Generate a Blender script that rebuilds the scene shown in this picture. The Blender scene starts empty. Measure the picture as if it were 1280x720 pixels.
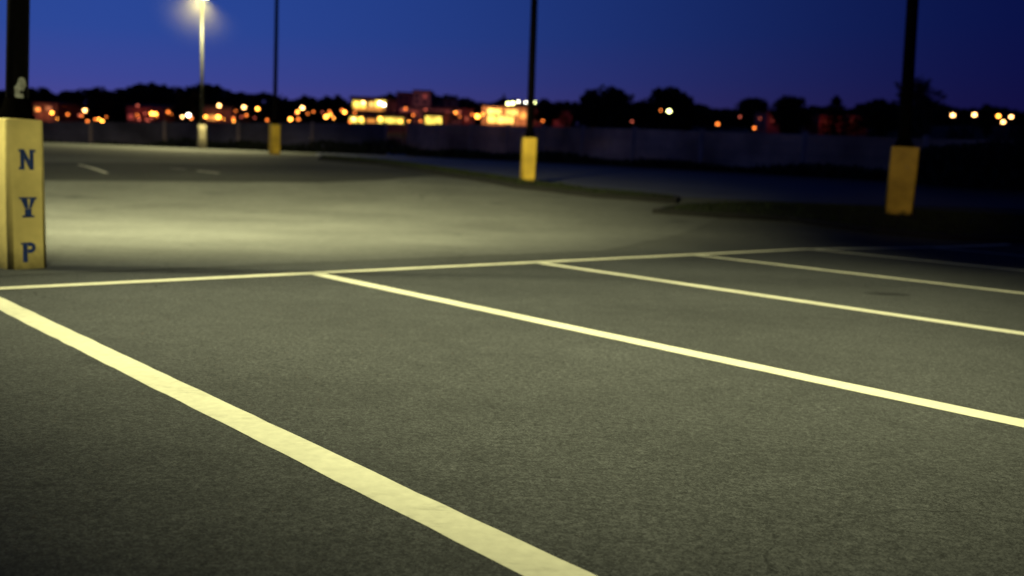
import bpy, bmesh, math, random
from mathutils import Vector, Matrix
random.seed(11)
S = bpy.context.scene
C = S.collection
R = math.radians

# ------------------------------------------------------------------ camera and survey helper
F, PITCH, ROLL, CAMZ = 1200.0, math.atan(151 / 1200), R(2.3), 1.0
cd = bpy.data.cameras.new('camera')
cam = bpy.data.objects.new('camera', cd); C.objects.link(cam)
cd.sensor_width = 36; cd.lens = 36 * F / 1280; cd.clip_start = 0.05; cd.clip_end = 4000
cam.location = (0, 0, CAMZ)
cam.matrix_world = Matrix.Translation((0, 0, CAMZ)) @ Matrix.Rotation(R(90) - PITCH, 4, 'X') @ Matrix.Rotation(ROLL, 4, 'Z')
cd.dof.use_dof = True; cd.dof.focus_distance = 3.3
cd.dof.aperture_fstop = (cd.lens / 1000) / 0.0185
S.camera = cam
MC = cam.matrix_world.to_3x3()

def ray(px, py):
    return (MC @ Vector(((px - 640) / F, -(py - 360) / F, -1))).normalized()

def at(px, py, y):                       # the point of a sight line at ground distance y
    d = ray(px, py); t = y / d.y
    return Vector((0, 0, CAMZ)) + d * t

# ------------------------------------------------------------------ terrain profile
KN = [(-200, 0), (15, 0), (17.5, .09), (24, .6), (39, 1.13), (48, 1.28), (60, 1.40), (72, 1.5), (90, 2.6), (150, 6.3), (300, 14), (420, 19), (700, 24), (2600, 26)]
def g(y):
    n = len(KN)
    for i in range(n - 1):
        if KN[i][0] <= y <= KN[i + 1][0]:
            (x0, a), (x1, b) = KN[i], KN[i + 1]
            def sl(j):
                if j <= 1 or j >= n - 1: return 0.0
                d0 = (KN[j][1] - KN[j-1][1]) / (KN[j][0] - KN[j-1][0]); d1 = (KN[j+1][1] - KN[j][1]) / (KN[j+1][0] - KN[j][0])
                return 0 if d0 * d1 <= 0 else 2 * d0 * d1 / (d0 + d1)
            h = x1 - x0; t = (y - x0) / h
            return (2*t**3 - 3*t*t + 1) * a + (t**3 - 2*t*t + t) * h * sl(i) + (3*t*t - 2*t**3) * b + (t**3 - t*t) * h * sl(i + 1)
    return KN[-1][1]
def gl(y):                                # the same, straight between half-metre stations
    k = math.floor(y * 2) / 2
    return g(k) + (g(k + .5) - g(k)) * (y - k) * 2
def sm(a, b, x):
    t = max(0, min(1, (x - a) / (b - a))); return t * t * (3 - 2 * t)
def terrain(x, y):
    t = sm(75, 150, y)
    return g(y) + t * max(-12, min(16, x * .042))
def hit(px, py):                          # where a sight line meets the lot
    d = ray(px, py); y = 1.0; prev = None
    while y < 110:
        p = Vector((0, 0, CAMZ)) + d * (y / d.y)
        if p.z <= terrain(p.x, y):
            return p
        y += .05
    return p

# ------------------------------------------------------------------ materials
def mat(name, col, rough=.8, noise=None, bump=None, spec=.3, metal=0.0, obj=True):
    m = bpy.data.materials.new(name); m.use_nodes = True
    nt = m.node_tree; b = nt.nodes['Principled BSDF']
    b.inputs['Base Color'].default_value = (*col, 1); b.inputs['Roughness'].default_value = rough
    b.inputs['Specular IOR Level'].default_value = spec; b.inputs['Metallic'].default_value = metal
    tc = nt.nodes.new('ShaderNodeTexCoord'); out = tc.outputs['Object']
    if noise:
        last = None
        for (sc, lo, hi, det) in noise:
            n = nt.nodes.new('ShaderNodeTexNoise'); n.inputs['Scale'].default_value = sc; n.inputs['Detail'].default_value = det
            nt.links.new(out, n.inputs['Vector'])
            r = nt.nodes.new('ShaderNodeMapRange'); r.inputs['From Min'].default_value = .3; r.inputs['From Max'].default_value = .7
            r.inputs['To Min'].default_value = lo; r.inputs['To Max'].default_value = hi
            nt.links.new(n.outputs['Fac'], r.inputs['Value'])
            if last is None: last = r.outputs[0]
            else:
                mu = nt.nodes.new('ShaderNodeMath'); mu.operation = 'MULTIPLY'
                nt.links.new(last, mu.inputs[0]); nt.links.new(r.outputs[0], mu.inputs[1]); last = mu.outputs[0]
        vm = nt.nodes.new('ShaderNodeVectorMath'); vm.operation = 'SCALE'; vm.inputs[0].default_value = col
        nt.links.new(last, vm.inputs['Scale']); nt.links.new(vm.outputs[0], b.inputs['Base Color'])
    if bump:
        n = nt.nodes.new('ShaderNodeTexNoise'); n.inputs['Scale'].default_value = bump[0]; n.inputs['Detail'].default_value = 3
        nt.links.new(out, n.inputs['Vector'])
        bp = nt.nodes.new('ShaderNodeBump'); bp.inputs['Strength'].default_value = bump[1]; bp.inputs['Distance'].default_value = bump[2]
        nt.links.new(n.outputs['Fac'], bp.inputs['Height']); nt.links.new(bp.outputs[0], b.inputs['Normal'])
    return m
def emit(name, col, st, sampled=False):
    m = bpy.data.materials.new(name); m.use_nodes = True
    b = m.node_tree.nodes['Principled BSDF']
    b.inputs['Base Color'].default_value = (.6, .55, .4, 1)
    b.inputs['Emission Color'].default_value = (*col, 1); b.inputs['Emission Strength'].default_value = st
    if not sampled: m.cycles.emission_sampling = 'NONE'
    return m
def emit_uneven(name, col, st, scale):     # a lit shop front: brighter and dimmer bays
    m = emit(name, col, st); nt = m.node_tree; b = nt.nodes['Principled BSDF']
    tc = nt.nodes.new('ShaderNodeTexCoord'); n = nt.nodes.new('ShaderNodeTexNoise'); n.inputs['Scale'].default_value = scale
    r = nt.nodes.new('ShaderNodeMapRange'); r.inputs['From Min'].default_value = .3; r.inputs['From Max'].default_value = .7
    r.inputs['To Min'].default_value = .35 * st; r.inputs['To Max'].default_value = 1.5 * st
    nt.links.new(tc.outputs['Object'], n.inputs['Vector']); nt.links.new(n.outputs['Fac'], r.inputs['Value']); nt.links.new(r.outputs[0], b.inputs['Emission Strength'])
    return m

def asphalt(name, base, rough=.75, grain=1.0, tint=(.96, 1, 1.0), spec=.15):
    m = bpy.data.materials.new(name); m.use_nodes = True
    nt = m.node_tree; N = nt.nodes; Lk = nt.links; b = N['Principled BSDF']
    tc = N.new('ShaderNodeTexCoord'); ob = tc.outputs['Object']
    def noise(sc, det, stretch=None):
        n = N.new('ShaderNodeTexNoise'); n.inputs['Scale'].default_value = sc; n.inputs['Detail'].default_value = det
        if stretch:
            mp = N.new('ShaderNodeMapping'); mp.inputs['Scale'].default_value = stretch; mp.inputs['Rotation'].default_value = (0, 0, R(-41))
            Lk.new(ob, mp.inputs['Vector']); Lk.new(mp.outputs[0], n.inputs['Vector'])
        else: Lk.new(ob, n.inputs['Vector'])
        return n.outputs['Fac']
    def rng(v, lo, hi, a=.3, c=.7):
        r = N.new('ShaderNodeMapRange'); r.inputs['From Min'].default_value = a; r.inputs['From Max'].default_value = c
        r.inputs['To Min'].default_value = lo; r.inputs['To Max'].default_value = hi; Lk.new(v, r.inputs['Value']); return r.outputs[0]
    def mul(a, c):
        x = N.new('ShaderNodeMath'); x.operation = 'MULTIPLY'; Lk.new(a, x.inputs[0]); Lk.new(c, x.inputs[1]); return x.outputs[0]
    vor = N.new('ShaderNodeTexVoronoi'); vor.inputs['Scale'].default_value = 190; Lk.new(ob, vor.inputs['Vector'])
    sep = N.new('ShaderNodeSeparateColor'); Lk.new(vor.outputs['Color'], sep.inputs[0])
    st = rng(sep.outputs[0], 1 - .55 * grain, 1 + .55 * grain, 0, 1)
    f = mul(st, rng(noise(38, 3), 1 - .35 * grain, 1 + .35 * grain))
    f = mul(f, rng(noise(.55, 5), .82, 1.15)); f = mul(f, rng(noise(.9, 4, (.25, 1.1, 1)), .93, 1.06))
    f = mul(f, rng(noise(6, 3), .9, 1.1))
    stain = rng(noise(.8, 3), 1, .62, .66, .74); f = mul(f, stain)
    spots = rng(noise(3.1, 2), 1, .72, .70, .76); f = mul(f, spots)
    wn = N.new('ShaderNodeTexNoise'); wn.inputs['Scale'].default_value = 1.4; wn.inputs['Detail'].default_value = 5; Lk.new(ob, wn.inputs['Vector'])
    wv = N.new('ShaderNodeVectorMath'); wv.operation = 'MULTIPLY_ADD'; wv.inputs[1].default_value = (.7, .7, 0); Lk.new(wn.outputs['Color'], wv.inputs[0]); Lk.new(ob, wv.inputs[2])
    ck = N.new('ShaderNodeTexVoronoi'); ck.feature = 'DISTANCE_TO_EDGE'; ck.inputs['Scale'].default_value = .22; Lk.new(wv.outputs[0], ck.inputs['Vector'])
    cr_ = rng(ck.outputs['Distance'], .45, 1, .0004, .0016)
    gate = rng(noise(.33, 2), 0, 1, .50, .56)
    inv = N.new('ShaderNodeMix'); inv.data_type = 'FLOAT'; Lk.new(gate, inv.inputs['Factor']); inv.inputs['A'].default_value = 1; Lk.new(cr_, inv.inputs['B'])
    f = mul(f, inv.outputs['Result'])
    vm = N.new('ShaderNodeVectorMath'); vm.operation = 'SCALE'; vm.inputs[0].default_value = [base * t for t in tint]
    Lk.new(f, vm.inputs['Scale']); Lk.new(vm.outputs[0], b.inputs['Base Color'])
    b.inputs['Roughness'].default_value = rough; b.inputs['Specular IOR Level'].default_value = spec
    bp = N.new('ShaderNodeBump'); bp.inputs['Strength'].default_value = .4; bp.inputs['Distance'].default_value = .004
    Lk.new(vor.outputs['Distance'], bp.inputs['Height']); Lk.new(bp.outputs[0], b.inputs['Normal'])
    return m

M = dict(
    ground=mat('dark_earth', (.03, .032, .02), .95, [(.3, .5, 1.4, 4)]),
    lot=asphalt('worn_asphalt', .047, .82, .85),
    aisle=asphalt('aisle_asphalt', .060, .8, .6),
    shade_oil=asphalt('shade_and_oil_asphalt', .021, .8, .4),  # dark tone for the painted shade strip and the oil stain
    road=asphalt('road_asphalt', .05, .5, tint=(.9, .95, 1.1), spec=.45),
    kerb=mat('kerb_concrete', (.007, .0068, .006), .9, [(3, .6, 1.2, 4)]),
    turf=mat('turf_soil', (.004, .0045, .002), 1, [(2, .5, 1.3, 4)]),
    blade=mat('grass_blade', (.010, .016, .003), .9, [(2, .5, 1.3, 2)]),
    weed=mat('weed_leaf', (.02, .026, .012), .95, [(2, .5, 1.3, 2)]),
    yellow=mat('yellow_paint', (.60, .48, .16), .62, [(2.2, .8, 1.12, 5), (14, .93, 1.05, 4)], (40, .25, .004)),
    yellow_far=mat('scuffed_yellow_paint', (.62, .40, .045), .65, [(2.2, .65, 1.15, 5)]),
    cream=mat('weathered_cream_paint', (.5, .42, .28), .7, [(3.2, .5, 1.2, 5)]),
    pole=mat('dark_painted_steel', (.004, .0032, .003), .7, [(6, .7, 1.2, 4)], spec=.06),
    collar=mat('black_collar', (.0015, .0013, .001), .8, [(6, .7, 1.2, 4)], spec=0),
    polegrey=mat('grey_steel', (.013, .013, .010), .6, [(5, .8, 1.15, 4)]),
    ink=mat('blue_stencil_paint', (.008, .024, .10), .7, [(30, .7, 1.4, 4)]),
    sticker=mat('peeled_sticker', (.42, .42, .34), .8, [(30, .55, 1.15, 4)]),
    fence=mat('fence_panel', (.44, .26, .17), .85, [(.7, .55, 1.25, 5), (.16, .35, 1.5, 3)]),
    fence_dark=mat('dark_fence_panel', (.12, .105, .13), .85, [(.7, .55, 1.25, 5), (.16, .4, 1.4, 3)]),
    fencepost=mat('fence_post', (.40, .29, .24), .85, [(2, .8, 1.1, 3)]),
    bark=mat('bark', (.035, .028, .02), .95, [(6, .6, 1.2, 3)]),
    leaf=mat('leaf', (.025, .03, .014), .9, [(.6, .5, 1.5, 3)], spec=.1),
    leaf2=mat('pine_leaf', (.016, .022, .012), .9, [(.6, .5, 1.5, 3)], spec=.1),
    brick=mat('brick_wall', (.26, .11, .10), .85, [(.4, .8, 1.15, 3)]),
    pale=mat('rendered_wall', (.42, .30, .26), .85, [(.3, .8, 1.15, 3)]),
    greyw=mat('grey_wall', (.18, .17, .19), .85, [(.3, .8, 1.15, 3)]),
    roof=mat('roof_felt', (.06, .05, .05), .9, [(1, .8, 1.2, 3)]),
    dark=mat('dark_glass', (.02, .02, .03), .2),
    white=emit('lit_white', (1, .93, .72), 14),
    sodium=emit('lit_sodium', (1, .33, .04), 14),
    sodpale=emit('lit_pale_sodium', (1, .50, .16), 13),
    dimor=emit('lit_dim_orange', (1, .22, .03), 4.2),
    dimred=emit('lit_dim_red', (1, .18, .10), 1.3),
    green=emit('lit_greenish', (.95, 1, .35), 11),
    win=emit_uneven('lit_window', (1, .72, .10), 2.1, .5),
    win2=emit_uneven('lit_shop_window', (1, .60, .12), 1.9, .35),
    winor=emit_uneven('lit_amber_window', (1, .36, .05), 1.0, .4),
    winred=emit_uneven('lit_red_window', (1, .10, .05), .22, .25),
    lens=emit('lamp_lens', (1, .90, .42), 50),
)
# paint for the bay lines, worn through to the stone in places
def paint(name, col):
    m = mat(name, col, .6, [(1.3, .88, 1.06, 4), (24, .90, 1.05, 4)], (90, .35, .003), spec=.25)
    nt = m.node_tree; b = nt.nodes['Principled BSDF']
    tc = nt.nodes.new('ShaderNodeTexCoord'); n = nt.nodes.new('ShaderNodeTexNoise'); n.inputs['Scale'].default_value = 9; n.inputs['Detail'].default_value = 9; n.inputs['Roughness'].default_value = .75
    mp = nt.nodes.new('ShaderNodeMapping'); mp.inputs['Scale'].default_value = (.35, 1, 1); mp.inputs['Rotation'].default_value = (0, 0, R(49))
    nt.links.new(tc.outputs['Object'], mp.inputs[0]); nt.links.new(mp.outputs[0], n.inputs['Vector'])
    r = nt.nodes.new('ShaderNodeMapRange'); r.inputs['From Min'].default_value = .56; r.inputs['From Max'].default_value = .72; r.inputs['To Max'].default_value = .55
    nt.links.new(n.outputs['Fac'], r.inputs['Value'])
    src = b.inputs['Base Color'].links[0].from_socket
    mx = nt.nodes.new('ShaderNodeMix'); mx.data_type = 'RGBA'
    nt.links.new(r.outputs[0], mx.inputs['Factor']); nt.links.new(src, mx.inputs['A']); mx.inputs['B'].default_value = (.16, .15, .11, 1)
    nt.links.new(mx.outputs['Result'], b.inputs['Base Color'])
    return m
def weather(m, under=(.20, .19, .17), foot=.16, amount=.75, lo=.63):
    # chips down to the concrete, grime at the foot
    nt = m.node_tree; b = nt.nodes['Principled BSDF']; src = b.inputs['Base Color'].links[0].from_socket
    tc = nt.nodes.new('ShaderNodeTexCoord')
    n = nt.nodes.new('ShaderNodeTexNoise'); n.inputs['Scale'].default_value = 7; n.inputs['Detail'].default_value = 8; n.inputs['Roughness'].default_value = .7
    nt.links.new(tc.outputs['Object'], n.inputs['Vector'])
    r = nt.nodes.new('ShaderNodeMapRange'); r.inputs['From Min'].default_value = lo; r.inputs['From Max'].default_value = lo + .05; r.inputs['To Max'].default_value = amount
    nt.links.new(n.outputs['Fac'], r.inputs['Value'])
    mx = nt.nodes.new('ShaderNodeMix'); mx.data_type = 'RGBA'; nt.links.new(r.outputs[0], mx.inputs['Factor']); nt.links.new(src, mx.inputs['A']); mx.inputs['B'].default_value = (*under, 1)
    out = mx.outputs['Result']
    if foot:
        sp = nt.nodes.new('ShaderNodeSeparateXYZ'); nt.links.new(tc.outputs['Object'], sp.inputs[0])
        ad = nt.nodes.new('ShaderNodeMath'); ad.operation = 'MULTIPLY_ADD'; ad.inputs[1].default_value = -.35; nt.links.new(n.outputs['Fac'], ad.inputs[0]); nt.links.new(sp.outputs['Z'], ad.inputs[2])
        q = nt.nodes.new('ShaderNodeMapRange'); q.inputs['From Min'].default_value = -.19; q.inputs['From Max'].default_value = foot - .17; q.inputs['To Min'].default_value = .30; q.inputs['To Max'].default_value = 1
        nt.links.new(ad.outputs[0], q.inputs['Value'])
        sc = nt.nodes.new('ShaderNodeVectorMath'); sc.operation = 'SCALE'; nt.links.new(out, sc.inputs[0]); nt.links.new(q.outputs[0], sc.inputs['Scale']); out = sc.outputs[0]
    nt.links.new(out, b.inputs['Base Color'])
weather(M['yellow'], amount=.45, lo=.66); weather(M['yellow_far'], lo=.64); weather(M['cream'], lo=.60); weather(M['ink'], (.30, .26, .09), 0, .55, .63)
M['paint'] = paint('bay_line_paint', (.60, .58, .43))
M['oldpaint'] = mat('faded_line_paint', (.35, .34, .32), .7, [(2, .4, 1.1, 4)])

# ------------------------------------------------------------------ mesh helpers
def link(name, bm, m, parent=None, smooth=False):
    me = bpy.data.meshes.new(name); bm.normal_update(); bm.to_mesh(me); bm.free()
    for mm in (m if isinstance(m, (list, tuple)) else [m]): me.materials.append(mm)
    if smooth:
        for p in me.polygons: p.use_smooth = True
    o = bpy.data.objects.new(name, me); C.objects.link(o)
    if parent: o.parent = parent
    return o
def empty(name, loc, label, cat, group=None, rz=0):
    o = bpy.data.objects.new(name, None); C.objects.link(o); o.location = loc; o.rotation_euler.z = rz
    o.empty_display_size = .3; o['label'] = label; o['category'] = cat
    if group: o['group'] = group
    return o
def struct(o, kind='structure'):
    o['kind'] = kind; return o
def box(bm, x0, x1, y0, y1, z0, z1, mi=0, top=None):
    t = top or (x0, x1, y0, y1)
    v = [bm.verts.new(p) for p in ((x0, y0, z0), (x1, y0, z0), (x1, y1, z0), (x0, y1, z0), (t[0], t[2], z1), (t[1], t[2], z1), (t[1], t[3], z1), (t[0], t[3], z1))]
    for f in ((0, 3, 2, 1), (4, 5, 6, 7), (0, 1, 5, 4), (1, 2, 6, 5), (2, 3, 7, 6), (3, 0, 4, 7)):
        fc = bm.faces.new([v[i] for i in f]); fc.material_index = mi
    return v
def tube(bm, pts, rads, seg=8, cap=True):
    rings = []
    for i, p in enumerate(pts):
        p = Vector(p)
        d = (Vector(pts[min(i + 1, len(pts) - 1)]) - Vector(pts[max(i - 1, 0)])).normalized()
        a = d.cross(Vector((0, 1, .01))); a = a.normalized() if a.length > 1e-3 else Vector((1, 0, 0)); b = d.cross(a)
        rings.append([bm.verts.new(p + (a * math.cos(2 * math.pi * k / seg) + b * math.sin(2 * math.pi * k / seg)) * rads[i]) for k in range(seg)])
    for r0, r1 in zip(rings, rings[1:]):
        for k in range(seg): bm.faces.new((r0[k], r0[(k + 1) % seg], r1[(k + 1) % seg], r1[k]))
    if cap:
        bm.faces.new(rings[0][::-1]); bm.faces.new(rings[-1])
def ball(bm, c, r, seg=10, sq=1.0):
    bmesh.ops.create_uvsphere(bm, u_segments=seg, v_segments=seg // 2 + 1, radius=r, matrix=Matrix.Translation(c) @ Matrix.Diagonal((1, 1, sq, 1)))
def sheet(name, poly, off, m, kind='structure', zf=None, step=.5):
    bm = bmesh.new()
    bm.faces.new([bm.verts.new((p[0], p[1], 0)) for p in poly])
    ys = [p[1] for p in poly]; k = math.floor(min(ys) / step) * step
    while k < max(ys):
        if k > min(ys):
            bmesh.ops.bisect_plane(bm, geom=bm.verts[:] + bm.edges[:] + bm.faces[:], plane_co=(0, k, 0), plane_no=(0, 1, 0), dist=1e-5)
        k += step
    if zf:
        xs = [p[0] for p in poly]; k = math.floor(min(xs) / step) * step
        while k < max(xs):
            if k > min(xs):
                bmesh.ops.bisect_plane(bm, geom=bm.verts[:] + bm.edges[:] + bm.faces[:], plane_co=(k, 0, 0), plane_no=(1, 0, 0), dist=1e-5)
            k += step
    for v in bm.verts: v.co.z = gl(v.co.y) + off + (zf(v.co.x, v.co.y) if zf else 0)
    bmesh.ops.recalc_face_normals(bm, faces=bm.faces[:])
    if sum(f.normal.z for f in bm.faces) < 0: bmesh.ops.reverse_faces(bm, faces=bm.faces[:])
    return struct(link(name, bm, m), kind)

# ------------------------------------------------------------------ ground
bm = bmesh.new()
xs = [-1800, -1000, -600, -400, -300, -240, -200, -160, -130, -100, -80, -60, -40, -20, 0, 20, 40, 60, 80, 100, 130, 160, 200, 240, 300, 400, 600, 1000, 1800]
ysg = [-60, -30, 0, 10, 13, 15, 17, 20, 24, 28, 33, 39, 44, 48, 54, 60, 66, 72, 76, 80, 86, 92, 100, 110, 120, 130, 140, 150, 170, 190, 220, 260, 300, 350, 420, 520, 700, 1100, 1700, 2500]
gr = [[bm.verts.new((x, y, terrain(x, y) - (.12 if y < 74 else .02))) for x in xs] for y in ysg]
for i in range(len(ysg) - 1):
    for j in range(len(xs) - 1):
        bm.faces.new((gr[i][j], gr[i][j + 1], gr[i + 1][j + 1], gr[i + 1][j]))
struct(link('ground', bm, M['ground'], smooth=True))

TH = R(41.9)
U = Vector((math.cos(TH), math.sin(TH), 0)); V = Vector((math.sin(TH), -math.cos(TH), 0))
O = Vector((-3.75, 6.61, 0)); ST = 2.69
def uv(a, b): return O + U * a + V * b

# whole tarmac, then the aisle, its light pool partly put into a lighter colour
sheet('parking_lot', [(-70, -14), (70, -14), (70, 66), (-70, 70)], 0, M['lot'])
a0 = uv(-40, -.75); a1 = uv(9, -.75)
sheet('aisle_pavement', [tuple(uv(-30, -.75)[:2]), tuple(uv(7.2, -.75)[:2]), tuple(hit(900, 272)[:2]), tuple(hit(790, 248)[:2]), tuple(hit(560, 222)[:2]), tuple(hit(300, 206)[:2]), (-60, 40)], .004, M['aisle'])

sheet('shade_strip', [tuple(hit(*p)[:2]) for p in ((-90, 202.5), (55, 203), (250, 204.5), (400, 206.5), (500, 212), (545, 220), (470, 226), (400, 228.5), (250, 227.5), (55, 226), (-90, 225))], .0065, M['shade_oil'])  # unlit gap between the lamp pools, its shade put into the asphalt colour

# painted bay lines
def strip(name, p, q, w, m, off=.009):
    d = (q - p).normalized(); n = Vector((-d.y, d.x, 0)) * w / 2
    bm = bmesh.new()
    L = (q - p).length; k = max(2, int(L / .12))
    prev = None
    rows = []
    for i in range(k + 1):
        c = p + d * (L * i / k)
        j0 = random.uniform(-.0035, .0035); j1 = random.uniform(-.0035, .0035)
        a = c + n + n.normalized() * j0; b = c - n + n.normalized() * j1
        rows.append((bm.verts.new((a.x, a.y, gl(a.y) + off)), bm.verts.new((b.x, b.y, gl(b.y) + off))))
    for r0, r1 in zip(rows, rows[1:]): bm.faces.new((r0[0], r0[1], r1[1], r1[0]))
    o = link(name, bm, m)
    for f in o.data.polygons:
        if f.normal.z < 0: f.flip()
    return struct(o)
W = .145
pm = uv(10.6, 0); pe_ = hit(1262, 305.8)
strip('front_line', uv(-9, 0), pm, W * .95, M['paint'], .0055)
strip('front_line', pm + (pe_ - pm).normalized() * .004, Vector((pe_.x, pe_.y, 0)), W * .95, M['paint'], .0055)
for k in range(0, 9):
    v0 = W * .48
    if ST * k > 10.6:
        da, db = (pe_ - O).dot(U) - 10.6, (Vector((pe_.x, pe_.y, 0)) - O).dot(V); v0 += db * (ST * k - 10.6) / da
    if ST * k > 20: break
    strip('bay_line', uv(ST * k, v0), uv(ST * k, 7.2), W, M['paint'], .003)
# faint old bay marks on the far, darker stretch
for (p, q) in (((98, 206), (134, 217)), ((214, 211), (232, 212.5)), ((246, 214), (274, 217))):
    a, b = hit(*p), hit(*q)
    strip('faded_line', Vector((a.x, a.y, 0)), Vector((b.x, b.y, 0)), .10, M['oldpaint'], .009)

# the one oil stain in the third bay
oc = hit(1112, 368); rg = random.Random(4)
sheet('oil_stain', [(oc.x + math.cos(a * .393) * .24 * rg.uniform(.6, 1.1), oc.y + math.sin(a * .393) * .13 * rg.uniform(.6, 1.1)) for a in range(16)], .0015, M['shade_oil'])

# blue-lit service road on the far side
rp = [(395, 190), (520, 191), (620, 197), (760, 206), (900, 214), (1060, 224), (1300, 240), (1300, 262), (1060, 256), (850, 247), (740, 236), (660, 226), (560, 210), (470, 201), (395, 195)]
sheet('road', [tuple(hit(*p)[:2]) for p in rp], .008, M['road'])

# ------------------------------------------------------------------ kerbed grass verges
def verge(px, height, mound, cx, nblade, label_kerb=False):
    poly = [hit(*p) for p in px]
    poly = [Vector((p.x, p.y, 0)) for p in poly]
    cen = sum(poly, Vector()) / len(poly)
    area = sum(poly[i].x * poly[(i + 1) % len(poly)].y - poly[(i + 1) % len(poly)].x * poly[i].y for i in range(len(poly)))
    if area < 0: poly.reverse()
    n = len(poly)
    def inset(d):
        out = []
        for i in range(n):
            e0 = (poly[i] - poly[i - 1]).normalized(); e1 = (poly[(i + 1) % n] - poly[i]).normalized()
            b = Vector((-e0.y - e1.y, e0.x + e1.x, 0)); b.normalize()
            out.append(poly[i] + b * d)
        return out
    inn = inset(.15)
    bm = bmesh.new()
    def rows(pl, off): return [bm.verts.new((p.x, p.y, gl(p.y) + off)) for p in pl]
    # kerb: subdivide each edge so that it follows the ground
    def dens(pl):
        out = []
        for i in range(n):
            a, b = pl[i], pl[(i + 1) % n]; k = 8
            out += [a.lerp(b, j / k) for j in range(k)]
        return out
    do, di = dens(poly), dens(inn)
    r0, r1, r2, r3 = rows(do, -.02), rows(do, height), rows(di, height), rows(di, -.02)
    m = len(do)
    for i in range(m):
        j = (i + 1) % m
        bm.faces.new((r0[i], r0[j], r1[j], r1[i])); bm.faces.new((r1[i], r1[j], r2[j], r2[i])); bm.faces.new((r2[i], r2[j], r3[j], r3[i]))
    struct(link('kerb', bm, M['kerb']))
    def edge_d(x, y):
        p = Vector((x, y, 0)); best = 9
        for i in range(n):
            a, b = inn[i], inn[(i + 1) % n]; ab = b - a; t = max(0, min(1, (p - a).dot(ab) / ab.length_squared)); best = min(best, (a + ab * t - p).length)
        return best
    zf = lambda x, y: mound * sm(0, 1.6, edge_d(x, y))
    sheet('verge', [(p.x, p.y) for p in inn], height - .02, M['turf'], zf=zf)
    # grass
    bm = bmesh.new()
    x0, x1 = min(p.x for p in inn), min(30, max(p.x for p in inn)); y0, y1 = min(p.y for p in inn), max(p.y for p in inn)
    def inside(x, y):
        c = False
        for i in range(n):
            a, b = inn[i], inn[i - 1]
            if (a.y > y) != (b.y > y) and x < (b.x - a.x) * (y - a.y) / (b.y - a.y) + a.x: c = not c
        return c
    k = 0
    for _ in range(nblade * 12):
        x, y = random.uniform(x0, x1), random.uniform(y0, y1)
        if not inside(x, y): continue
        z = gl(y) + height - .025 + zf(x, y); h = random.uniform(.04, .13); a = random.uniform(0, 6.3); w = .012
        dx, dy = math.cos(a) * w, math.sin(a) * w; lx, ly = random.gauss(0, .04), random.gauss(0, .04)
        bm.faces.new([bm.verts.new(c) for c in ((x - dx, y - dy, z), (x + dx, y + dy, z), (x + lx, y + ly, z + h))])
        k += 1
        if k >= nblade: break
    struct(link('grass', bm, M['blade']), 'stuff')
    return zf
verge([(400, 197.5), (480, 203), (560, 214), (650, 228), (740, 240), (850, 250), (845, 254.5), (740, 247), (640, 235), (545, 218), (470, 206), (398, 200)], .09, .03, 0, 5000)
BERM = verge([(815, 267), (855, 259.5), (930, 257.5), (1040, 262), (1160, 269), (1300, 276), (1460, 286), (1500, 318), (1290, 304), (1190, 301), (1090, 292), (985, 277), (880, 271.5)], .09, .14, 0, 9000)

# ------------------------------------------------------------------ parking lot lamp posts
def head(root, lit, length=.62):
    bm = bmesh.new(); box(bm, -.30, .30, -length / 2, length / 2, .06, .22, top=(-.22, .22, -length / 2 + .08, length / 2 - .08))
    bmesh.ops.bevel(bm, geom=bm.edges[:], offset=.02, segments=2, profile=.5, affect='EDGES')
    h = link('lamp_head', bm, M['polegrey'] if lit else M['pole'], root)
    bm = bmesh.new(); box(bm, -.24, .24, -length / 2 + .06, length / 2 - .06, .02, .058)
    l = link('lens', bm, M['lens'] if lit else M['dark'], h)
    return h
def lamp_post(px, base_y, y, H, w, ppx_top, pole_r, label, paintm, polem, rz, height=8.5, z=None, taper=.96, lit=False):
    p = at(px, base_y, y)
    root = empty('lamp_post', p, label, 'lamp post', 'lamp posts of the parking lot')
    bm = bmesh.new()
    a = w / 2; t = a * taper
    box(bm, -a, a, -a, a, -.3, H, top=(-t, t, -t, t))
    ed = [e for e in bm.edges]
    bmesh.ops.recalc_face_normals(bm, faces=bm.faces[:])
    up = [e for e in bm.edges if abs(e.verts[0].co.z - e.verts[1].co.z) > .5]
    bmesh.ops.bevel(bm, geom=up, offset=.045, segments=5, profile=.5, affect='EDGES')
    hz_ = [e for e in bm.edges if e.verts[0].co.z > H - .01 and e.verts[1].co.z > H - .01 and len(e.link_faces) == 2]
    bmesh.ops.bevel(bm, geom=hz_, offset=.012, segments=2, profile=.5, affect='EDGES')
    bs = link('concrete_base', bm, paintm, root, True); bs.modifiers.new('weighted', 'WEIGHTED_NORMAL').keep_sharp = False; bs.rotation_euler.z = rz
    top = at(ppx_top[0], ppx_top[1], y)           # how the pole leans
    d = (top - (p + Vector((0, 0, H)))); lean = Vector((d.x / d.z, 0, 1))
    ax = lean * 1.0
    pe = Vector((0, 0, H)); tp = pe + ax * (height - H)
    bm = bmesh.new(); tube(bm, [pe - Vector((0, 0, .02)), pe.lerp(tp, .5), tp], [pole_r, pole_r * .88, pole_r * .72], 16)
    pl = link('pole', bm, polem, root, True)
    bm = bmesh.new()
    tube(bm, [pe + Vector((0, 0, -.005)), pe + Vector((0, 0, .03)), pe + ax * .045, pe + ax * .10, pe + ax * .17], [pole_r * 1.6, pole_r * 1.6, pole_r * 1.45, pole_r * 1.25, pole_r * 1.02], 20)
    link('foot_collar', bm, M['collar'], root, False)
    hd = head(root, lit); hd.location = tp - Vector((0, 0, .03))
    return root, p, tp + p, bs, ax
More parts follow.
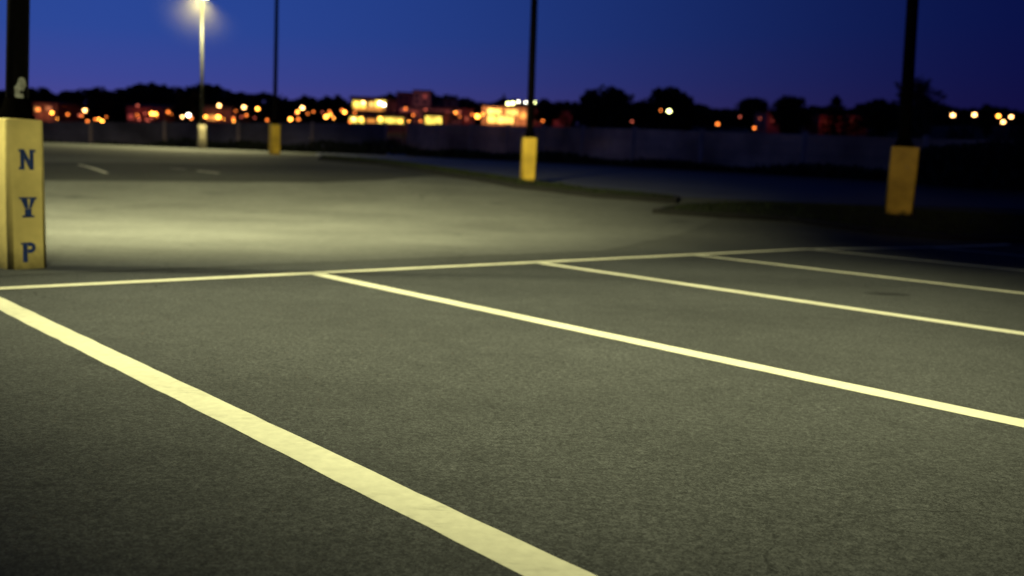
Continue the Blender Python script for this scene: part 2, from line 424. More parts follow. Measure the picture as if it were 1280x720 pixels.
# the near one, lettered
NY, NH, NW = 8.0, 1.207, .325
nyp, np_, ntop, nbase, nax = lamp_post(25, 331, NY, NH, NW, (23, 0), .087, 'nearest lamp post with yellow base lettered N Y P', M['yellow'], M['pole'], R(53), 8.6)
# letters, slab stencil, on the face turned to the camera
def letter(ch, zc, hgt=.165, wid=.125):
    x0, x1, z0, z1 = -wid / 2, wid / 2, zc - hgt / 2, zc + hgt / 2; s = wid * .36; sf = hgt * .14
    polys = []
    def rect(a, b, c, d): polys.append([(a, c), (b, c), (b, d), (a, d)])
    if ch == 'N':
        s = wid * .27
        rect(x0 + .008, x0 + .008 + s, z0, z1); rect(x1 - .008 - s, x1 - .008, z0, z1)
        polys.append([(x0 + .0085 + s, z1 - .002), (x0 + .0085 + s, z1 - .078), (x1 - .0085 - s, z0 + .002), (x1 - .0085 - s, z0 + .078)])
        rect(x0 - .006, x0 + .006, z0, z0 + sf); rect(x0 - .006, x0 + .006, z1 - sf, z1); rect(x1 - .006, x1 + .008, z1 - sf, z1)
    if ch == 'Y':
        rect(-s * .62, s * .62, z0, zc - .012)
        polys.append([(-s * .62, zc - .008), (s * .1, zc - .008), (x0 + .012 + s, z1 - sf * .7), (x0 + .004, z1 - sf * .7)])
        polys.append([(s * .16, zc - .008), (s * .62, zc - .008), (x1 - .002, z1 - sf * .7), (x1 - .012 - s * .7, z1 - sf * .7)])
        rect(x0 - .012, x0 + s + .02, z1 - sf * .68, z1); rect(x1 - s - .012, x1 + .01, z1 - sf * .68, z1); rect(-s * 1.1, s * 1.1, z0 - .001, z0 + sf * .7)
    if ch == 'P':
        s = wid * .32
        rect(x0 + .010, x0 + .010 + s, z0, z1); rect(x0 - .004, x0 + .008, z1 - sf * .8, z1)
        ro, ri = hgt * .27, hgt * .27 - s * .8; cx, cz = x0 + .012 + s + .022, z1 - ro
        rect(x0 + .012 + s, cx, z1 - s * .8, z1); rect(x0 + .012 + s, cx, z1 - 2 * ro, z1 - 2 * ro + s * .8)
        for i in range(8):
            t0, t1 = -math.pi / 2 + math.pi * i / 8, -math.pi / 2 + math.pi * (i + 1) / 8
            polys.append([(cx + ri * math.cos(t0), cz + ri * math.sin(t0)), (cx + ro * math.cos(t0), cz + ro * math.sin(t0)), (cx + ro * math.cos(t1), cz + ro * math.sin(t1)), (cx + ri * math.cos(t1), cz + ri * math.sin(t1))])
    bm = bmesh.new()
    for pl in polys:
        vs = []
        for (x, z) in pl:
            a = NW / 2 * (1 - .04 * (z + .3) / (NH + .3))
            vs.append(bm.verts.new((x, -a - .003, z)))
        f = bm.faces.new(vs)
    bmesh.ops.recalc_face_normals(bm, faces=bm.faces[:])
    for f in bm.faces:
        if f.normal.y > 0: f.normal_flip()
    o = link('letter', bm, M['ink'], nbase); o['label'] = 'dark blue stencilled letter ' + ch
for ch, py in (('N', 199.5), ('Y', 259.5), ('P', 316)):
    letter(ch, at(34, py, NY - .15).z - np_.z)
# pale peeled sticker wrapped on the pole, a hole torn in it
bm = bmesh.new()
cz = at(27, 110, NY).z - np_.z; rr = .087 * .992 + .003
bound = lambda v: .040 * (1 - max(0, (abs(v + .05) - .72) / .38) ** 2) * (.86 + .14 * math.sin(5 * v + 1)) if abs(v + .05) < 1.1 else 0
NR, NCOL = 26, 12
gridv = {}
for i in range(NR + 1):
    v = -1 + 2 * i / NR; z = cz + v * .083; wv = max(.006, bound(v))
    for j in range(NCOL + 1):
        u = -1 + 2 * j / NCOL; s = u * wv + (.006 if v > .1 else -.003) + .006 * math.sin(3 * v)
        th = -math.pi / 2 + s / .087 + .76
        off = Vector((nax.x * (z - NH), 0, 0))
        gridv[i, j] = (bm.verts.new((rr * math.cos(th) + off.x, rr * math.sin(th), z)), s, v)
for i in range(NR):
    for j in range(NCOL):
        s = (gridv[i, j][1] + gridv[i + 1, j + 1][1]) / 2; v = (gridv[i, j][2] + gridv[i + 1, j][2]) / 2
        if ((s - .008) / .0125) ** 2 + ((v + .42) / .17) ** 2 < 1: continue
        bm.faces.new([gridv[a][0] for a in ((i, j), (i, j + 1), (i + 1, j + 1), (i + 1, j))])
link('sticker', bm, M['sticker'], nyp)

lit_, lp_, ltop, _, _ = lamp_post(252.5, 187.3, 48, 30.5 / 1200 * 48, .39, (252.5, -10), .088, 'lit lamp post glowing at the top, with pale weathered base', M['cream'], M['polegrey'], R(28), 7.36, lit=True)
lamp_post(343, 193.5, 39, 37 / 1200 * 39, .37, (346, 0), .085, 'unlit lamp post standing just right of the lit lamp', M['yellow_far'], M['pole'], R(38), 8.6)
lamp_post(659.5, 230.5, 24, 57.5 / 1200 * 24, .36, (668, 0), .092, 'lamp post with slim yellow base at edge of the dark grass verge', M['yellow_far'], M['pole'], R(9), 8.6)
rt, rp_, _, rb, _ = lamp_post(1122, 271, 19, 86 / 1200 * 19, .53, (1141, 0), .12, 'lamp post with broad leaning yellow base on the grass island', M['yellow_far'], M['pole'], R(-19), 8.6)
# that base leans a little with its pole
rb.rotation_euler = (R(.6), R(.9), R(-19))

# ------------------------------------------------------------------ panel fences
def fence(pts, label, pm_):
    # pts: (px, top, bottom, distance) at each post
    P = [(at(a, t, y), at(a, b, y)) for (a, t, b, y) in pts]
    c = P[len(P) // 2][1]
    root = empty('panel_fence', c, label, 'fence')
    for i, (t, b) in enumerate(P):
        bm = bmesh.new(); x, y = b.x - c.x, b.y - c.y
        box(bm, x - .09, x + .09, y - .09, y + .09, b.z - c.z - .6, t.z - c.z + .06)
        box(bm, x - .12, x + .12, y - .12, y + .12, t.z - c.z + .06, t.z - c.z + .12, top=(x - .05, x + .05, y - .05, y + .05))
        link('post', bm, M['fencepost'], root)
    for (t0, b0), (t1, b1) in zip(P, P[1:]):
        d = (b1 - b0); d.z = 0; L = d.length; d.normalize(); n = Vector((-d.y, d.x, 0))
        bm = bmesh.new()
        rows = 5
        for k in range(rows):
            q = []
            for (tt, bb, s) in ((t0, b0, .10), (t1, b1, L - .10)):
                zb = bb.z - .5 + (tt.z - bb.z + .5) * k / rows + .012; zt = bb.z - .5 + (tt.z - bb.z + .5) * (k + 1) / rows
                for oy in (-.03, .03):
                    for z in (zb, zt):
                        e = b0 + d * s + n * oy; q.append(bm.verts.new((e.x - c.x, e.y - c.y, z - c.z)))
            for f in ((0, 4, 5, 1), (2, 3, 7, 6), (1, 5, 7, 3), (0, 2, 6, 4), (0, 1, 3, 2), (4, 6, 7, 5)): bm.faces.new([q[i] for i in f])
        bmesh.ops.recalc_face_normals(bm, faces=bm.faces[:])
        link('panel', bm, pm_, root)
    return root
lf = [(-70 + 92 * k, 152 + .012 * (-70 + 92 * k) * .4, 183 + .010 * (92 * k), 69 - .5 * k) for k in range(7)]
fence(lf, 'bluish grey panel fence behind the lit lamp, along the far lot edge', M['fence_dark'])
rf = [(510, 154.5, 188, 64), (546, 155, 190, 60.5), (588, 156, 193, 57.5), (634, 157, 197, 54), (678, 158, 201, 51.5), (727, 159, 204, 49), (791, 161, 207, 46), (875, 164, 211, 43), (1003, 168, 217, 39.5), (1153, 173, 226, 36.5), (1320, 178, 238, 33)]
fence(rf, 'pale grey panel fence with posts running right, beside the road', M['fence'])

# weeds along the foot of the fences
def weeds(pts, n, hmax, name='undergrowth'):
    bm = bmesh.new()
    P = [at(a, b, y) for (a, b, y) in pts]
    for _ in range(n):
        i = random.randrange(len(P) - 1); t = random.random(); p = P[i].lerp(P[i + 1], t)
        clump = .45 + .55 * math.sin(p.x * .9) * math.sin(p.x * .37 + 1)
        x, y = p.x + random.gauss(0, .25), p.y - abs(random.gauss(0, .8)) - .15
        z = p.z + random.random() ** 1.5 * hmax * (.4 + .6 * abs(clump)) - .12
        s = random.uniform(.05, .14)
        M3 = Matrix.Rotation(random.uniform(0, 6.3), 3, 'Z') @ Matrix.Rotation(random.uniform(-1.2, 1.2), 3, 'X')
        bm.faces.new([bm.verts.new(Vector((x, y, z)) + M3 @ Vector(q) * s) for q in ((-.6, 0, -1), (.6, 0, -1), (.35, 0, 1), (-.35, 0, 1))])
    struct(link(name, bm, M['weed']), 'stuff')
weeds([(-80, 187, 68), (240, 186, 67), (500, 189, 64)], 7000, .9)
weeds([(500, 189, 63), (590, 195, 56.5), (680, 202, 50.5), (790, 208, 45), (875, 212, 42), (1003, 219, 38.5), (1153, 228, 35.5), (1320, 240, 32)], 12000, .62)

weeds([(1148, 226, 34), (1200, 231, 33), (1330, 240, 31.5)], 9000, 1.9)

# ------------------------------------------------------------------ trees
def leafquad(bm, p, s):
    M3 = Matrix.Rotation(random.uniform(0, 6.3), 3, 'Z') @ Matrix.Rotation(random.uniform(0, 3.1), 3, 'X')
    bm.faces.new([bm.verts.new(p + M3 @ Vector(q) * s) for q in ((-.5, -.9, 0), (.5, -.7, 0), (.55, .8, 0), (-.4, .9, 0))])
def proto(kind, seed):
    random.seed(seed)
    # unit tree: height 1, crown half width about .38
    tb, cb = bmesh.new(), bmesh.new()
    if kind == 'round':
        tube(tb, [(0, 0, -.05), (.01, 0, .2), (-.01, .01, .45), (0, 0, .75)], [.035, .028, .02, .008], 7)
        cl = []
        for k in range(30):
            a = random.uniform(0, 6.3); r = random.uniform(.03, .28); z = random.uniform(.26, .90)
            r *= 1 - .5 * abs(z - .5)
            c = Vector((math.cos(a) * r, math.sin(a) * r, z)); cl.append((c, random.uniform(.10, .17)))
            tube(tb, [(0, 0, z * .55), tuple(c * .6 + Vector((0, 0, z * .25))), tuple(c)], [.012, .008, .003], 5)
        for c, r in cl:
            for _ in range(170):
                v = Vector((random.gauss(0, 1), random.gauss(0, 1), random.gauss(0, .8))); v = v.normalized() * r * random.random() ** .35
                leafquad(cb, c + v, random.uniform(.018, .040))
    elif kind == 'cone':
        tube(tb, [(0, 0, -.05), (0, 0, .5), (0, 0, .97)], [.025, .015, .003], 7)
        for k in range(2600):
            z = .10 + .9 * random.random() ** 1.25; r = .24 * (1 - (z - .1) / .92) ** .75 * (.75 + .25 * math.sin(z * 50)) * random.random() ** .4
            a = random.uniform(0, 6.3); leafquad(cb, Vector((math.cos(a) * r, math.sin(a) * r, z - r * .25)), random.uniform(.010, .022))
    elif kind == 'bare':
        def grow(p, d, l, r, dep):
            q = p + d * l; tube(tb, [tuple(p), tuple(p.lerp(q, .5) + Vector((random.gauss(0, .02 * l), random.gauss(0, .02 * l), 0))), tuple(q)], [max(r, .0035), max(r * .85, .0032), max(r * .65, .003)], 5, cap=False)
            if dep == 0: return
            for _ in range(3 if dep > 1 else 4):
                dd = (d + Vector((random.gauss(0, .45), random.gauss(0, .45), random.gauss(.18, .25)))).normalized()
                grow(p + d * l * random.uniform(.55, 1), dd, l * random.uniform(.70, .92), r * .6, dep - 1)
        grow(Vector((0, 0, -.03)), Vector((0, 0, 1)), .17, .022, 6)
        for v in list(tb.verts)[::5]:
            if v.co.z > .5: leafquad(cb, v.co + Vector((random.gauss(0, .02), random.gauss(0, .02), 0)), .012)
    else:   # bush
        tube(tb, [(0, 0, -.05), (0, 0, .4)], [.03, .01], 6)
        for k in range(9):
            a = random.uniform(0, 6.3); r = random.uniform(.05, .36); c = Vector((math.cos(a) * r, math.sin(a) * r, random.uniform(.2, .72))); rr = random.uniform(.16, .26)
            for _ in range(110):
                v = Vector((random.gauss(0, 1), random.gauss(0, 1), random.gauss(0, 1))).normalized() * rr * random.random() ** .35
                leafquad(cb, c + v, random.uniform(.016, .034))
    cr = cb if len(cb.verts) > 400 else tb
    hm = max(v.co.z for b in (tb, cb) for v in b.verts)
    rr = sorted(math.hypot(v.co.x, v.co.y) for b in (tb, cb) for v in b.verts if v.co.z > .2); rq = rr[int(len(rr) * .96)]
    half = {'round': .38, 'cone': .23, 'bare': .40, 'bush': .475}[kind]
    for b in (tb, cb):
        for v in b.verts: v.co = Vector((v.co.x * half / rq, v.co.y * half / rq, v.co.z / hm))
    out = []
    for n, b in (('trunk', tb), ('crown', cb)):
        me = bpy.data.meshes.new(n); b.to_mesh(me); b.free(); me.materials.append(M['bark'] if n == 'trunk' else (M['leaf2'] if kind == 'cone' else M['leaf'])); out.append(me)
    return out
PR = {'round': [proto('round', s) for s in (3, 4, 5)], 'cone': [proto('cone', 6)], 'bare': [proto('bare', 8)], 'bush': [proto('bush', 9), proto('bush', 10)]}
random.seed(21)
def tree(px, topy, wpx, y, kind, label, name=None):
    tp = at(px, topy, y); z0 = terrain(tp.x, y); h = max(1.5, tp.z - z0); w = wpx / 1200 * y
    half = {'round': .76, 'cone': .46, 'bare': .8, 'bush': .95}[kind]
    nm = name or {'round': 'tree', 'cone': 'conifer_tree', 'bare': 'bare_tree', 'bush': 'bush'}[kind]
    e = empty(nm, (tp.x, y, z0), label, 'bush' if kind == 'bush' else 'tree', 'trees along the skyline', random.uniform(0, 6))
    k = random.randrange(len(PR[kind]))
    e.scale = (w / half, w / half, h)
    for n, me in zip(('trunk', 'crown'), PR[kind][k]):
        o = bpy.data.objects.new(n, me); C.objects.link(o); o.parent = e
TR = [
 (-8, 111, 60, 120, 'round', 'dark tree at the very left edge, behind the lettered post'),
 (30, 108, 50, 125, 'round', 'dark tree directly behind the pole of the lettered post'),
 (58, 109, 44, 122, 'round', 'dark tree just right of the lettered post pole'),
 (88, 112, 46, 130, 'round', 'low dark tree above the far left yellow street light'),
 (123, 107, 34, 120, 'round', 'pointed tree top rising right of the far left street light'),
 (150, 112, 42, 128, 'round', 'broad dark tree left of the dim pink light'),
 (176, 113, 34, 135, 'round', 'dark tree over the large amber light'),
 (200, 116, 40, 140, 'round', 'lower tree between the amber light and the white pair of lights'),
 (218, 113.5, 30, 128, 'round', 'small round tree left of the lit lamp pole'),
 (240, 112.5, 38, 122, 'round', 'dark tree directly behind the lit lamp pole'),
 (272, 117, 24, 135, 'round', 'small tree above the stacked street lights right of the lit lamp'),
 (296, 122, 26, 145, 'bush', 'low dark bush right of the stacked street lights'),
 (315, 119, 26, 130, 'round', 'tree between two pale street lights left of the unlit pole'),
 (343, 122, 34, 125, 'round', 'wide dark tree directly behind the unlit pole'),
 (362, 125, 24, 138, 'bush', 'low bush just right of the unlit pole'),
 (385, 118.5, 32, 128, 'round', 'round tree over the peach street light'),
 (408, 124, 26, 140, 'round', 'low tree above the lone yellow street light'),
 (426, 128, 24, 150, 'bush', 'bush left of the bright two tier shops'),
 (566, 127, 24, 175, 'bush', 'dark bush right of the brick tower wing'),
 (590, 130.5, 22, 160, 'bush', 'low bush left of the orange shopping hall'),
 (630, 117, 12, 165, 'cone', 'thin treetop poking above the orange shopping hall'),
 (684, 122.5, 36, 135, 'round', 'rounded dark tree right of the slim based lamp post'),
 (709, 131, 30, 130, 'bush', 'low bush sloping down before the great flat tree'),
 (742, 110, 46, 112, 'round', 'left half of the great flat topped tree mass'),
 (766, 106, 72, 108, 'round', 'great flat topped dark tree, tallest near the middle'),
 (800, 126, 34, 118, 'bush', 'dip of low bush between the two great trees'),
 (833, 107, 60, 110, 'round', 'great rounded tree with a pale street light before it'),
 (858, 118, 26, 116, 'round', 'narrow shoulder tree right of the pale street light'),
 (884, 131, 30, 125, 'bush', 'low bush right of the great rounded tree'),
 (912, 134, 34, 132, 'bush', 'low bush over the dim brown lamp'),
 (942, 121, 52, 140, 'round', 'loose thin tree left of the round dark tree'),
 (991, 118.5, 48, 120, 'round', 'round dark tree left of the red lit house'),
 (1046, 119, 44, 122, 'cone', 'pointed conifer standing over the red lit house'),
 (1016, 138, 32, 128, 'bush', 'low bush between round tree and conifer'),
 (1074, 140, 36, 130, 'bush', 'low bush right of the pointed conifer'),
 (1102, 122, 50, 115, 'round', 'dark square topped tree left of the broad based lamp post'),
 (1163, 92, 84, 105, 'bare', 'tall bare branched tree right of the broad based lamp post'),
 (1140, 138, 50, 110, 'bush', 'bush at the foot of the bare branched tree'),
 (1202, 149, 50, 112, 'bush', 'low bush under the two far right peach lights'),
 (1237, 129, 28, 125, 'round', 'small tree behind the far right cluster of lights'),
 (1275, 146, 56, 118, 'bush', 'low bush at the right edge of the view'),
]
for t in TR: tree(*t)

# distant wood along the ridge, a single dark mass
bm = bmesh.new()
for _ in range(16000):
    px = random.uniform(-160, 1440); y = random.uniform(230, 270)
    topy = 124 - 11 * (1 - sm(230, 420, px)) + 4 * math.sin(px * .021) + 3 * math.sin(px * .083 + 2) + (4 if 430 < px < 730 else 0) + 13 * sm(700, 760, px)
    p = at(px, topy, y); z0 = terrain(p.x, y); z = z0 + (p.z - z0) * random.random() ** .7
    if p.z > z0: leafquad(bm, Vector((p.x, y, z)), random.uniform(.7, 1.5))
struct(link('woods', bm, M['leaf']), 'stuff')

# ------------------------------------------------------------------ buildings across the way
def building(name, px0, px1, topy, boty, y, depth, wall, label, roof='flat', wins=(), cat='building', back=None):
    a, b = at(px0, boty, y), at(px1, boty, y); t0, t1 = at(px0, topy, y), at(px1, topy, y)
    cx = (a.x + b.x) / 2; w = b.x - a.x; zt = (t0.z + t1.z) / 2
    zb = min(terrain(a.x, y), terrain(b.x, y), a.z) - .5
    root = empty(name, (cx, y, zb), label, cat)
    h = zt - zb
    bm = bmesh.new(); box(bm, -w / 2, w / 2, 0, depth, 0, h); link('wall', bm, wall, root)
    bm = bmesh.new()
    if roof == 'flat': box(bm, -w / 2 - .2, w / 2 + .2, -.2, depth + .2, h + .003, h + .35)
    elif roof == 'gable':
        e = .4; rh = w * .13 if w < 12 else 1.8
        v = [bm.verts.new(p) for p in ((-w/2 - e, -e, h), (w/2 + e, -e, h), (w/2 + e, depth + e, h), (-w/2 - e, depth + e, h), (-w/2 - e, depth / 2, h + rh), (w/2 + e, depth / 2, h + rh))]
        for f in ((0, 1, 5, 4), (2, 3, 4, 5), (0, 4, 3), (1, 2, 5), (0, 3, 2, 1)): bm.faces.new([v[i] for i in f])
    link('roof', bm, M['roof'], root)
    for (x0, x1, y0, y1, m) in wins:
        p0, p1 = at(x0, y1, y), at(x1, y0, y)
        ax0, ax1, az0, az1 = p0.x - cx, p1.x - cx, p0.z - zb, p1.z - zb
        bm = bmesh.new(); box(bm, ax0 - .08, ax1 + .08, -.10, .002, az0 - .08, az1 + .08)
        fr = link('window', bm, M['roof'], root)
        bm = bmesh.new()
        n = max(1, round((ax1 - ax0) / 1.3)); s = (ax1 - ax0) / n
        for k in range(n):
            box(bm, ax0 + k * s + .03, ax0 + (k + 1) * s - .03, -.13, -.103, az0, az1)
        link('pane', bm, M[m], fr)
    return root, Vector((cx, y, zb)), h
def glow(p, power, col=(1, .42, .16), r=.4, name='facade_fill'):  # unseen point light added to warm a building front
    l = bpy.data.lights.new(name, 'POINT'); l.energy = power; l.color = col; l.shadow_soft_size = r
    o = bpy.data.objects.new(name, l); C.objects.link(o); o.location = p
    return o
building('house', 42, 72, 129, 150, 112, 9, M['brick'], 'red lit brick house right of the lettered post base', 'gable', [(44, 51, 134, 139, 'winor'), (58, 66, 133, 138, 'winred')])
glow(at(50, 140, 110 + .9), 49)
building('house', 158, 205, 134, 152, 118, 9, M['brick'], 'low red brick house around the large amber light', 'gable', [(160, 168, 143, 149, 'winred')])
glow(at(172, 141, 116 + .9), 24, (1, .2, .12))
building('shop', 252, 290, 136, 153, 120, 8, M['brick'], 'small orange lit shop right of the lit lamp pole', 'flat', [(259, 272, 144, 150, 'winor')])
glow(at(265, 141, 117 + .9), 68)
# two tier shops
building('shop', 434, 508, 141.5, 158, 150, 9, M['brick'], 'lower shop row with long bright yellow windows', 'flat', [(437, 455, 146.5, 153, 'win'), (457, 470, 149, 153, 'winor'), (472, 479, 146, 153.5, 'win'), (480, 505, 147.5, 153.5, 'win')])
building('shop', 438, 486, 123.5, 144, 168, 9, M['brick'], 'upper shop with bright yellow sign windows above the shop row', 'flat', [(441, 458, 126.5, 134, 'win'), (461, 468, 127.5, 133, 'win2'), (469, 482, 126, 133.5, 'win'), (442, 481, 135, 138, 'winor')])
glow(at(462, 140, 164 + .9), 88)
# brick tower with a wing
building('tower_block', 495, 515, 117, 150, 212, 10, M['brick'], 'darker left block of the tall brick tower', 'flat', [(499, 503, 121, 124, 'dark'), (506, 510, 121, 124, 'dark'), (499, 503, 128, 131, 'dark'), (506, 510, 128, 131, 'dark')])
building('tower_block', 515.8, 537, 114.5, 150, 208, 10, M['pale'], 'taller lighter right block of the brick tower', 'flat', [(519, 523, 118, 121, 'dark'), (529, 534, 118, 123, 'winred'), (519, 523, 125, 128, 'dark'), (529, 533, 126, 129, 'dark')])
building('office_block', 538, 572, 125, 150, 215, 10, M['greyw'], 'dim grey wing right of the brick tower', 'flat', [(541, 546, 128, 131, 'dark'), (550, 555, 128, 131, 'dark'), (559, 564, 128, 131, 'dark')])
building('terrace', 500, 577, 136, 152, 180, 8, M['pale'], 'long low pinkish building before the brick tower', 'flat', [(515, 522, 139, 142, 'winred'), (556, 562, 139, 142, 'winred')])
glow(at(520, 131, 200 + .9), 254, (1, .30, .22)); glow(at(530, 138, 176 + .9), 49, (1, .3, .2)); glow(at(565, 139, 176 + .9), 78, (1, .25, .18)); glow(at(503, 138, 178 + .9), 29, (1, .3, .25))
building('shop', 528, 556, 142, 158, 150, 8, M['brick'], 'small shop with one bright yellow window below the tower', 'flat', [(531.5, 552, 146, 154.5, 'win')])
# big orange hall
building('shopping_hall', 602, 664, 134, 158, 150, 14, M['pale'], 'large glowing orange shopping hall left of the slim based post', 'gable', [(609, 627, 136.5, 142.5, 'win2'), (632, 647, 137, 143.5, 'win2'), (609, 642, 146, 153.5, 'win2'), (648, 658, 140, 148, 'winor')])
glow(at(620, 134, 146 + .9), 582, (1, .42, .1)); glow(at(650, 146, 146 + .9), 448, (1, .36, .1)); glow(at(606, 148, 147 + .9), 156, (1, .36, .1))
building('warehouse', 667, 714, 140, 158, 145, 10, M['brick'], 'long red lit warehouse right of the slim based post', 'flat', [(672, 679, 143, 147, 'winred')])
glow(at(677, 143, 142 + .9), 49, (1, .16, .12)); glow(at(698, 144, 142 + .9), 40, (1, .16, .12))
building('house', 578, 592, 136, 158, 155, 8, M['brick'], 'narrow red house left of the orange shopping hall', 'gable', [(581, 586, 146, 151, 'winred')])
glow(at(581, 146, 152 + .9), 31, (1, .2, .12))
building('house', 958, 976, 140, 162, 128, 7, M['brick'], 'small dim red house before the round dark tree', 'gable', [(963, 969, 146, 152, 'winred')])
glow(at(967, 149, 126 + .9), 10, (1, .14, .1))
building('house', 1024, 1053, 145, 162, 126, 8, M['brick'], 'red lit house under the pointed conifer', 'gable', [(1029, 1034, 151, 155, 'winred')])
glow(at(1030, 151, 124 + .9), 17, (1, .14, .1)); glow(at(1044, 150, 124 + .9), 19, (1, .16, .1))
building('house', 1057, 1085, 145, 162, 132, 8, M['brick'], 'dim red house right of the conifer house', 'gable', [(1062, 1068, 150, 154, 'winred')])
glow(at(1072, 150, 130 + .9), 11, (1, .18, .1))

# ------------------------------------------------------------------ far street lights
def street_light(px, py, y, d, m, label, group='street lights in the distance'):
    p = at(px, py, y); z0 = terrain(p.x, y); h = max(.8, p.z - z0)
    e = empty('street_light', (p.x, y, z0), label, 'street light', group)
    bm = bmesh.new(); tube(bm, [(.35, .6, -.2), (.35, .6, h * .9), (.25, .45, h + .12 + d / 2), (.02, .05, h + .1 + d / 2)], [.07, .05, .04, .035], 6); link('pole', bm, M['pole'], e)
    bm = bmesh.new(); ball(bm, Vector((0, 0, h)), d / 2, 12, .8); link('lamp', bm, M[m], e, True)
SL = [
 (106, 138, 100, .34, 'sodpale', 'round yellow street light alone at far left'),
 (48, 137, 100, .30, 'dimor', 'dim orange light on the red house beside the lettered post'),
 (172, 132, 108, .26, 'dimred', 'faint pink light above the large amber light'),
 (190, 142, 104, .42, 'sodium', 'large amber light right of the lone yellow one'),
 (194.5, 142.5, 103, .36, 'sodium', 'second amber lamp touching the large amber light'),
 (228, 146, 104, .26, 'sodpale', 'left lamp of the low white pair by the lit lamp pole'),
 (235.5, 144, 104, .38, 'white', 'brighter right lamp of the low white pair by the lit lamp pole'),
 (274, 132, 108, .36, 'sodpale', 'upper street light of the stack right of the lit lamp'),
 (257, 146, 104, .28, 'sodium', 'small yellow lamp left of the orange lit shop window'),
 (273, 146.5, 104, .46, 'sodium', 'brightest yellow lamp below the stack right of the lit lamp'),
 (305, 134, 108, .38, 'sodpale', 'left pale street light of the two left of the unlit pole'),
 (308, 144, 108, .26, 'dimor', 'dim amber lamp below the left pale street light'),
 (322, 136, 110, .38, 'sodium', 'right street light of the two left of the unlit pole'),
 (334, 150, 108, .25, 'dimor', 'tiny dim lamp left of the unlit pole base'),
 (363, 149, 106, .38, 'sodium', 'low yellow street light right of the unlit pole'),
 (373, 149, 106, .30, 'dimor', 'dim brown lamp touching the low yellow street light'),
 (378, 135, 110, .40, 'sodpale', 'peach street light high right of the unlit pole'),
 (407.5, 146, 106, .40, 'sodium', 'lone yellow street light left of the two tier shops'),
 (428, 138, 115, .36, 'dimor', 'dim red lamp left of the upper shop'),
 (446, 130, 140, .48, 'sodium', 'left lamp on the upper shop front'),
 (454, 128.5, 140, .48, 'sodpale', 'middle lamp on the upper shop front'),
 (475, 129, 140, .44, 'white', 'right white lamp on the upper shop front'),
 (480, 131, 140, .42, 'white', 'rightmost white lamp on the upper shop front'),
 (442, 149, 132, .40, 'sodpale', 'left lamp before the lower shop row'),
 (451, 149, 132, .48, 'sodium', 'second lamp before the lower shop row'),
 (475.5, 148.5, 132, .48, 'sodium', 'third lamp before the lower shop row'),
 (507, 136, 160, .40, 'dimor', 'pink lamp at the left foot of the brick tower'),
 (532, 137, 160, .36, 'dimred', 'pink lamp at the right foot of the brick tower'),
 (574, 140, 150, .40, 'dimred', 'pink lamp at the right end of the low pinkish building'),
 (596.5, 145.5, 128, .62, 'sodium', 'big yellow lamp left of the orange shopping hall'),
 (635, 129.5, 140, .48, 'green', 'white lamp on top of the orange shopping hall, first of four'),
 (641, 129, 140, .50, 'green', 'white lamp on top of the orange shopping hall, second of four'),
 (648, 127, 140, .28, 'white', 'small white lamp right of the pair over the shopping hall'),
 (657, 128, 140, .28, 'white', 'small white lamp just left of the slim based post'),
 (668, 128, 140, .36, 'green', 'greenish lamp touching the right of the slim based post'),
 (836.5, 139, 98, .38, 'green', 'pale lamp in front of the great rounded tree'),
 (826, 138, 98, .18, 'dimor', 'faint lamp left of the pale tree lamp'),
 (790, 152, 96, .22, 'dimred', 'faint red lamp between the two great trees'),
 (897, 155, 104, .36, 'dimor', 'dim brown lamp low right of the great trees'),
 (925, 146, 112, .26, 'dimred', 'faint pink lamp in the loose thin tree'),
 (943, 160, 104, .30, 'dimor', 'low orange lamp under the loose thin tree'),
 (950, 148, 112, .18, 'dimred', 'tiny lamp above the low orange lamp'),
 (1191, 144, 96, .36, 'sodpale', 'leftmost of the five far right street lights'),
 (1218, 143.5, 96, .36, 'sodpale', 'second of the five far right street lights'),
 (1248, 145, 96, .32, 'sodium', 'yellow lamp of the far right cluster of three'),
 (1254, 152.5, 96, .32, 'sodpale', 'lowest lamp of the far right cluster of three'),
 (1264, 146, 96, .32, 'sodpale', 'rightmost lamp of the far right cluster of three'),
]
for s in SL: street_light(*s)
random.seed(5)
for k in range(44):          # faint lamps scattered among the houses on the left, too alike to tell apart
    street_light(random.uniform(60, 432), random.uniform(138, 152), random.uniform(104, 116), random.uniform(.12, .32), random.choice(['dimor', 'dimor', 'dimred', 'sodium']),
                 'faint orange lamp among the dark trees left of the shops', 'faint lamps among the trees')
for k in range(14):
    street_light(random.uniform(432, 720), random.uniform(139, 153), random.uniform(112, 128), random.uniform(.18, .34), random.choice(['dimor', 'sodium', 'dimor']),
                 'small amber lamp in front of the lit shops and halls', 'small lamps before the shops')

# ------------------------------------------------------------------ lamps that light the lot, and added fills on two bases
def spot(name, loc, aim, power, size, blend, col, r=.15):
    l = bpy.data.lights.new(name, 'SPOT'); l.energy = power; l.spot_size = R(size); l.spot_blend = blend; l.color = col; l.shadow_soft_size = r
    o = bpy.data.objects.new(name, l); C.objects.link(o); o.location = loc
    o.rotation_euler = (Vector(aim) - Vector(loc)).to_track_quat('-Z', 'Y').to_euler(); return o
LC = (1, .92, .42)
spot('lot_lamp', (1.5, -7, 10), (.35, 8.0, 0), 31000, 34, 1, (1, .985, .55), .3)
spot('row_lamp', (-14, 6.0, 8.6), (1.5, 6.7, 0), 24000, 31, 1, (1, .985, .55), .6)
spot('aisle_lamp', (-4.6, 9.6, 8.3), (-5.2, 15.6, .1), 29000, 97, 1, (1, .95, .47), .2)
spot('base_fill', (-2, -7, 9), (-9.6, 39, 1.8), 24000, 5, .9, (1, .93, .5), .3)  # unseen narrow fill added to brighten the base right of the lit lamp
lamp = spot('post_lamp', ltop + Vector((.48, -1.5, -.25)), (ltop.x - 2, ltop.y - 1.5, 0), 16000, 165, 1, LC, .2)
